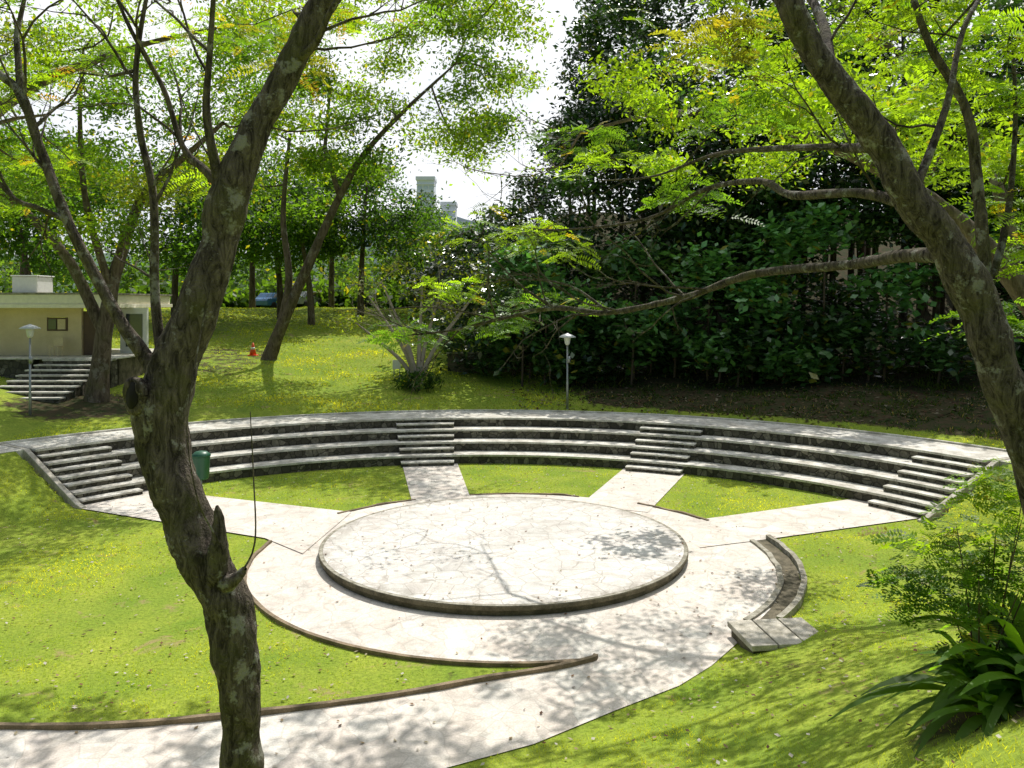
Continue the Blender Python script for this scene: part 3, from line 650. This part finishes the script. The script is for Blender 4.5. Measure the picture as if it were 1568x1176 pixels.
crown(fo,W,cl2,20,26,.42,.34,.17,MID,mat=M_gloss,limb=.07,twig=.02,shell=.2,varc=.5,name="outer_boughs",up=.9)
W.build("trunks",M_bark2,fo)
sb=empty("broadleaf_shrub"); cl=[]
for i in range(44):
    x=-.3+rng.uniform(0,1)*33; y=41.0+rng.uniform(-2.2,1.6)+float(bend(x)); g=float(H(x,y)); r=rng.uniform(.6,1.9)
    f=rng.uniform(.5,1.7)
    cl.append((x,y,g+r*.8+rng.uniform(.2,1.6)*(1 if r>1 else .4),r,r*.8,r*rng.uniform(.6,.9),(.06*f,.14*f,.034*f)))
for (x,z,r,f) in [(1.6,6.6,1.5,1.9),(.5,8.0,1.2,1.8),(3.5,5.6,1.6,1.4),(9.5,7.6,1.8,2.1),(11.5,6.3,1.8,2.2),(8,5.2,1.6,1.4),(14.5,9.5,1.5,1.9),(17,7,1.7,1.6),(6,8.2,1.3,1.2),(20,8,1.6,1.8),(12.5,8.8,1.5,2.)]:
    cl.append((x,40.0+float(bend(x)),z,r,r*.7,r*.7,(.06*f,.14*f,.04*f)))  # brighter leaf colour at set spots paints highlights on the foliage
crown(sb,None,cl,30,20,.42,.46,.28,MID,mat=M_gloss,connect=False,shell=.45,name="leaves",up=1.1,varc=.55,zs=.8)
W=Wood()
for c in cl: W.add([(c[0],c[1]+.3,float(H(c[0],c[1]))-.2,.06),(c[0]+.1,c[1]+.2,c[2]-.8,.05),(c[0],c[1],c[2],.03)],5)
W.build("stems",M_twig,sb)
# ---- near plants at lower right
bp=empty("birds_nest_fern"); LV=[];LCc=[]
for (cx_,cy_,n_,ln,wb) in [(4.55,7.8,60,1.15,.045),(4.85,8.0,44,1.4,.05),(4.35,7.4,36,.75,.04),(4.8,7.4,40,1.1,.05),(4.95,7.8,40,1.9,.05),(4.6,8.0,26,1.5,.06)]:
    z0=float(H(cx_,cy_))
    for i in range(n_):
        a=rng.uniform(0,2*math.pi); el=rng.uniform(.3,1.4); l=ln*rng.uniform(.6,1.1); wd=wb*rng.uniform(.8,1.7)
        d=np.array([math.cos(a)*math.cos(el),math.sin(a)*math.cos(el),math.sin(el)]); sd=np.array([-math.sin(a),math.cos(a),0])
        f=rng.uniform(.6,1.9); c=np.array((.065,.13,.018))*f; prev=None
        for t in np.linspace(0,1,8):
            p=np.array([cx_,cy_,z0])+d*l*t+np.array([0,0,-.6*l*t*t]); ww=wd*math.sin(math.pi*min(.97,.12+.85*t))
            cur=(p-sd*ww,p+sd*ww)
            if prev: LV+= [prev[0],prev[1],cur[1],cur[0]]; LCc.append(c)
            prev=cur
fast("fronds",np.array(LV),np.arange(len(LV)).reshape(-1,4),M_leaf,bp,fcol=np.array(LCc))
bs=empty("leafy_shrub"); W=Wood(); bz=float(H(4.6,8.1))
for i in range(10):
    a=rng.uniform(0,6.28); q=rng.uniform(.15,.7); h_=rng.uniform(1.1,2.0); W.add([(4.7+q*.2*math.cos(a),8.1,bz-.1,.012),(4.7+q*.5*math.cos(a),8.1+q*.4*math.sin(a),bz+h_*.5,.008),(4.7+q*math.cos(a),8.1+q*math.sin(a),bz+h_,.004)],5,0,.2)
feather(bs,W,[(4.2,8.2,bz+1.5,.55,.5,.35,LIME),(4.9,8.2,bz+1.6,.5,.5,.5,LIME),(4.45,8.1,bz+1.0,.5,.5,.35,GRN),(4.85,8.1,bz+2.1,.35,.4,.3,LIME),(5.2,8.2,bz+1.1,.5,.5,.6,GRN),(4.0,8.2,bz+1.1,.3,.3,.2,GRN),(4.7,8.3,bz+1.2,.6,.4,.4,GRN)],26,4,.25,8,.06,.03,GRN,twig=.004,limb=.006)
W.build("stems",M_twig,bs)
# ------------------------------------------------------------------ grass
def grass(name,n,xr,yr,dens_fn,hh,ww,base,soilmax=.5,minsoil=-1):
    x=rng.uniform(*xr,n); y=rng.uniform(*yr,n)
    k=(np.abs(x)<.66*y+.6)&(rng.random(n)<dens_fn(x,y))&~paved(x,y); x=x[k];y=y[k]
    so_=soilf(x,y); sj=so_+rng.uniform(-.3,.3,len(x)); k=(sj<soilmax)&(sj>minsoil); x=x[k];y=y[k]
    z=H(x,y)-.005; n=len(x); dsc=np.clip(y/12,.7,4)[:,None]
    a=rng.uniform(0,2*math.pi,n); s=np.stack([np.cos(a),np.sin(a),0*a],1); p=np.stack([x,y,z],1)
    pn=np.array([mnoise.noise(Vector((xx*.35,yy*.35,0)))+.6*mnoise.noise(Vector((xx*1.6,yy*1.6,5)))+.4*mnoise.noise(Vector((xx*5,yy*5,7))) for xx,yy in zip(x,y)])[:,None]
    ln=rng.normal(size=(n,3))*.85; ln[:,2]=1; ln=unit(ln); h=hh*rng.uniform(.5,1.4,(n,1))*np.clip(1+pn*.9,.35,2); w_=ww*dsc*rng.uniform(.7,1.3,(n,1))
    V=np.stack([p-s*w_,p+s*w_,p+ln*h],1).reshape(-1,3)
    c=np.array(base)*(1+.6*np.clip(pn,-1,1))*rng.uniform(.7,1.3,(n,1)); c=c*(1+np.array([[.28,0,-.2]])*np.clip(pn*1.5,-1,1))
    dry=(rng.random(n)<.04+.16*np.clip(-pn[:,0]*2,0,1))[:,None]; c=np.where(dry,np.array([[.38,.31,.14]]),c)
    fast(name,V,np.arange(len(V)).reshape(-1,3),M_blade,None,fcol=c); return n
g1=grass("lawn_grass",600000,(-17,17),(5.5,31),lambda x,y:np.clip((12/y)**1.2,0,1),.040,.006,(.37,.48,.05))
g2=grass("bank_grass",170000,(-45,7),(34,72),lambda x,y:np.clip(1.4-y/70,0,1),.08,.010,(.33,.42,.06))
g3=grass("undergrowth_grass",80000,(-1,22),(24,43),lambda x,y:np.where(np.array([mnoise.noise(Vector((a*.9,b*.9,9))) for a,b in zip(x,y)])>0.02,.6,.04)*(np.hypot(x-CX,y-CY)>R0+4.5),.16,.010,(.05,.09,.02),2,.45)
n=6500; x=rng.uniform(-16,16,n); y=rng.uniform(6,33,n); k=(np.abs(x)<.66*y+.6)&((~paved(x,y))|(rng.random(n)<.3)); x=x[k];y=y[k]
r_=np.hypot(x-CX,y-CY); k=r_<R0-.2; x=x[k];y=y[k]
z=H(x,y)+.035; z=np.where(np.hypot(x-SX,y-SY)<SR,.245,z)
V=leafquads(np.stack([x,y,z],1),.075,.045,3.)
pal=np.array([(.30,.22,.12),(.18,.09,.04),(.42,.36,.24),(.10,.05,.03),(.50,.46,.40)])
fast("leaf_litter",V,np.arange(len(V)).reshape(-1,4),M_dry,None,fcol=pal[rng.integers(0,5,len(x))])
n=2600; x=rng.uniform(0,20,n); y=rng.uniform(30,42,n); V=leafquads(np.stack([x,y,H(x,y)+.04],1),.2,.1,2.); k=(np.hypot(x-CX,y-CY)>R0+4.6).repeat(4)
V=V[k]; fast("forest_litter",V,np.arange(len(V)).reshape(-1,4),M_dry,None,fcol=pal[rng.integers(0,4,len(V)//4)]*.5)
# ------------------------------------------------------------------ street lamps
def lamp(x,y,z,h):
    e=empty("street_lamp")
    lathe("base_plate",[(.12,0),(.12,.03),(.06,.05)],x,y,z,M_metal,e,12)
    lathe("pole",[(.055,.03),(.05,1.2),(.04,1.25),(.036,h-.5)],x,y,z,M_metal,e,12)
    lathe("lantern",[(.05,h-.5),(.11,h-.42),(.15,h-.16),(.13,h-.14)],x,y,z,m_plain("lantern_glass",(.7,.7,.66),.3),e,16)
    lathe("hat",[(.36,h-.16),(.37,h-.13),(.22,h-.05),(.08,h),(.02,h+.03)],x,y,z,M_lampsh,e,24)
    lathe("control_box",[(.07,h*.62),(.07,h*.62+.28)],x+.06,y-.05,z,M_metal,e,8)
lamp(-18.3,31.0,1.35,3.85); lamp(2.4,35.4,float(H(2.4,35.4))-.05,3.3)
b=empty("litter_bin"); bx,by=-9.75,25.6
lathe("post",[(.04,0),(.04,.6)],bx,by,0,M_metal,b,10)
lathe("body",[(.2,.5),(.24,.55),(.27,1.2),(.28,1.22)],bx,by,0,M_green,b,18); lathe("lid",[(.29,1.222),(.29,1.27),(.18,1.36),(.03,1.39)],bx,by,0,M_green,b,18)
c=empty("traffic_cone"); cz=float(H(-14.6,46))
lathe("body",[(.2,.03),(.13,.34),(.12,.36),(.09,.5),(.035,.72)],-14.6,46,cz,M_orange,c,18); box("foot",-14.86,-14.34,45.74,46.26,cz-.02,cz+.04,M_orange,c,bevel=.02)
lathe("white_band",[(.134,.345),(.1,.47)],-14.6,46,cz,M_white,c,18)
s=empty("notice_board"); z=float(H(-5.8,41)); box("panel",-6.0,-5.6,41,41.05,z+.5,z+.95,M_white,s,bevel=.01); box("post_a",-5.96,-5.92,41.06,41.11,z-.2,z+.9,M_metal,s); box("post_b",-5.68,-5.64,41.06,41.11,z-.2,z+.9,M_metal,s)
s=empty("retaining_wall"); z=float(H(-1,43)); box("wall",-3.4,1.2,43,43.25,z-.3,z+1.0,M_side,s,bevel=.02); box("coping",-3.45,1.25,42.96,43.29,z+1.003,z+1.08,M_rim,s,bevel=.01)
def car(x,y,rot,mat):
    e=empty("parked_car"); z=float(H(x,y))
    prof=[(-2.1,.35),(-2.15,.75),(-1.95,.95),(-1.5,1.0),(-1.1,1.42),(.5,1.45),(1.15,.98),(2.0,.85),(2.12,.6),(2.1,.32)]
    V=[];n=len(prof)
    for s_ in (-.85,.85):
        for px,pz in prof: V.append((px,s_*(.82 if pz>1.1 else 1),pz))
    F=[(i,(i+1)%n,n+(i+1)%n,n+i) for i in range(n)]+[tuple(range(n))[::-1],tuple(range(n,2*n))]
    pymesh("body",V,F,mat,e,bevel=.05)
    for s_ in (-1,1):
        w_=pymesh("side_window_%d"%s_,[(-1.35,s_*.80,1.03),(.95,s_*.80,1.03),(.42,s_*.715,1.38),(-1.05,s_*.715,1.38)],[(0,1,2,3)],M_glass,e)
        w_.location.y=s_*.05
        for wx in (-1.3,1.3):
            t_=lathe("wheel_%d_%d"%(s_,wx>0),[(.2,-.1),(.32,-.09),(.33,0),(.32,.09),(.2,.1)],0,0,0,M_tyre,e,20); t_.rotation_euler=(math.pi/2,0,0); t_.location=(wx,s_*.80,.33)
    pymesh("windscreen",[(.53,-.62,1.43),(.53,.62,1.43),(1.13,.74,1.02),(1.13,-.74,1.02)],[(0,1,2,3)],M_glass,e).location=(.03,0,.02)
    e.location=(x,y,z); e.rotation_euler=(0,0,rot)
car(-20.6,71,1.2,M_blue); car(-18.0,71.5,1.2,M_grey)
# ------------------------------------------------------------------ building
B=empty("community_building")
box("plinth",-34,-21.35,36.3,44,1.8,3.52,M_stone,B,bevel=.02); box("terrace",-34,-17.6,36.25,44.0,3.523,3.58,M_tread,B); box("plinth_b",-21.34,-17.7,36.8,43.9,1.8,3.52,M_side,B)
box("wall_left",-34,-21.75,38.2,38.4,3.583,5.8,M_cream,B); box("wall_mid",-20.78,-20.15,38.2,38.4,3.583,5.8,M_cream,B)
box("wall_under",-21.747,-20.783,38.2,38.4,3.583,4.72,M_cream,B); box("wall_over",-21.747,-20.783,38.2,38.4,5.36,5.8,M_cream,B)
box("window_frame",-21.74,-20.79,38.16,38.22,4.73,5.35,M_door,B); box("window_pane",-21.66,-21.30,38.13,38.158,4.80,5.28,M_glass,B); box("window_pane_b",-21.23,-20.87,38.13,38.158,4.80,5.28,M_cream,B)
box("doorway_shade_panel",-20.147,-19.2,38.9,39.0,3.583,5.8,M_dark,B); box("door_leaf",-20.1,-19.5,38.3,38.36,3.59,5.65,M_door,B)  # flat near-black panel paints the shade of the doorway behind the leaf
box("column",-18.95,-18.7,37.3,37.55,3.583,5.8,M_white,B,bevel=.01); box("side_wall",-19.2,-17.9,40.0,40.2,3.583,5.8,M_white,B)
box("side_glass",-18.9,-18.1,39.95,39.998,3.9,5.5,M_glass,B)
box("roof_slab",-34.5,-18.5,36.9,44.5,5.803,5.98,M_roof,B,bevel=.01); box("fascia",-34.4,-18.6,37.0,44.4,5.983,6.42,M_roof,B,bevel=.02); box("coping",-34.5,-18.5,36.95,44.45,6.423,6.5,M_rim,B)
wt=empty("water_tank"); box("tank",-23.9,-22.7,39,40.4,6.51,7.3,M_white,wt,bevel=.05); box("lid",-23.95,-22.65,38.95,40.45,7.303,7.36,M_white,wt,bevel=.02)
ch=empty("plastic_chair"); x,y,z=-20.9,37.4,3.585
box("seat",x-.22,x+.22,y-.2,y+.22,z+.42,z+.45,M_cream,ch,bevel=.01); box("backrest",x-.22,x+.22,y+.2,y+.23,z+.453,z+.85,M_cream,ch,bevel=.01)
for i,(a,b_) in enumerate([(-.2,-.18),(.17,-.18),(-.2,.17),(.17,.17)]): box("leg_%d"%i,x+a,x+a+.03,y+b_,y+b_+.03,z,z+.418,M_cream,ch)
S=empty("entrance_steps")
for i in range(8):
    box("step_%d"%i,-21.6+i*.12,-18.3+i*.08,33.0+i*.45,33.0+(i+1)*.45+.1,1.5,2.0+.19*(i+1)-.06,M_stone,S); box("tread_%d"%i,-21.63+i*.12,-18.27+i*.08,32.97+i*.45,33.0+(i+1)*.45-.035,2.0+.19*(i+1)-.058,2.0+.19*(i+1),M_tread,S)
# ------------------------------------------------------------------ tower
T=empty("apartment_tower")
def tower(x,y,w_,d,h,k):
    box("core_%d"%k,x-w_/2,x+w_/2,y,y+d,0,h,M_tower,T)
    nf=int(h/3.2)
    for i in range(5,nf):
        z=i*3.2
        for j in range(3):
            xx=x-w_/2+w_*(j+.5)/3; box("window_%d_%d_%d"%(k,i,j),xx-w_*.11,xx+w_*.11,y-.15,y-.01,z+.9,z+2.5,M_towin,T)
        box("ledge_%d_%d"%(k,i),x-w_/2-.3,x+w_/2+.3,y-.6,y-.005,z+2.9,z+3.15,M_tower,T)
    box("parapet_%d"%k,x-w_/2-.4,x+w_/2+.4,y-.7,y+d+.4,h+.01,h+1.4,M_tower,T)
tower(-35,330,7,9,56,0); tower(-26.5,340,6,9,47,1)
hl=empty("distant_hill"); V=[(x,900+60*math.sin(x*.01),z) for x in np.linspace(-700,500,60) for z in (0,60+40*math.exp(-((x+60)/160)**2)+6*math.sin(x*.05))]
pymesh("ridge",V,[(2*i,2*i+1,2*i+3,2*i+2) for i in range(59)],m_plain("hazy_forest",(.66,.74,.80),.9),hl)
print("GRASS",g1,g2,g3)
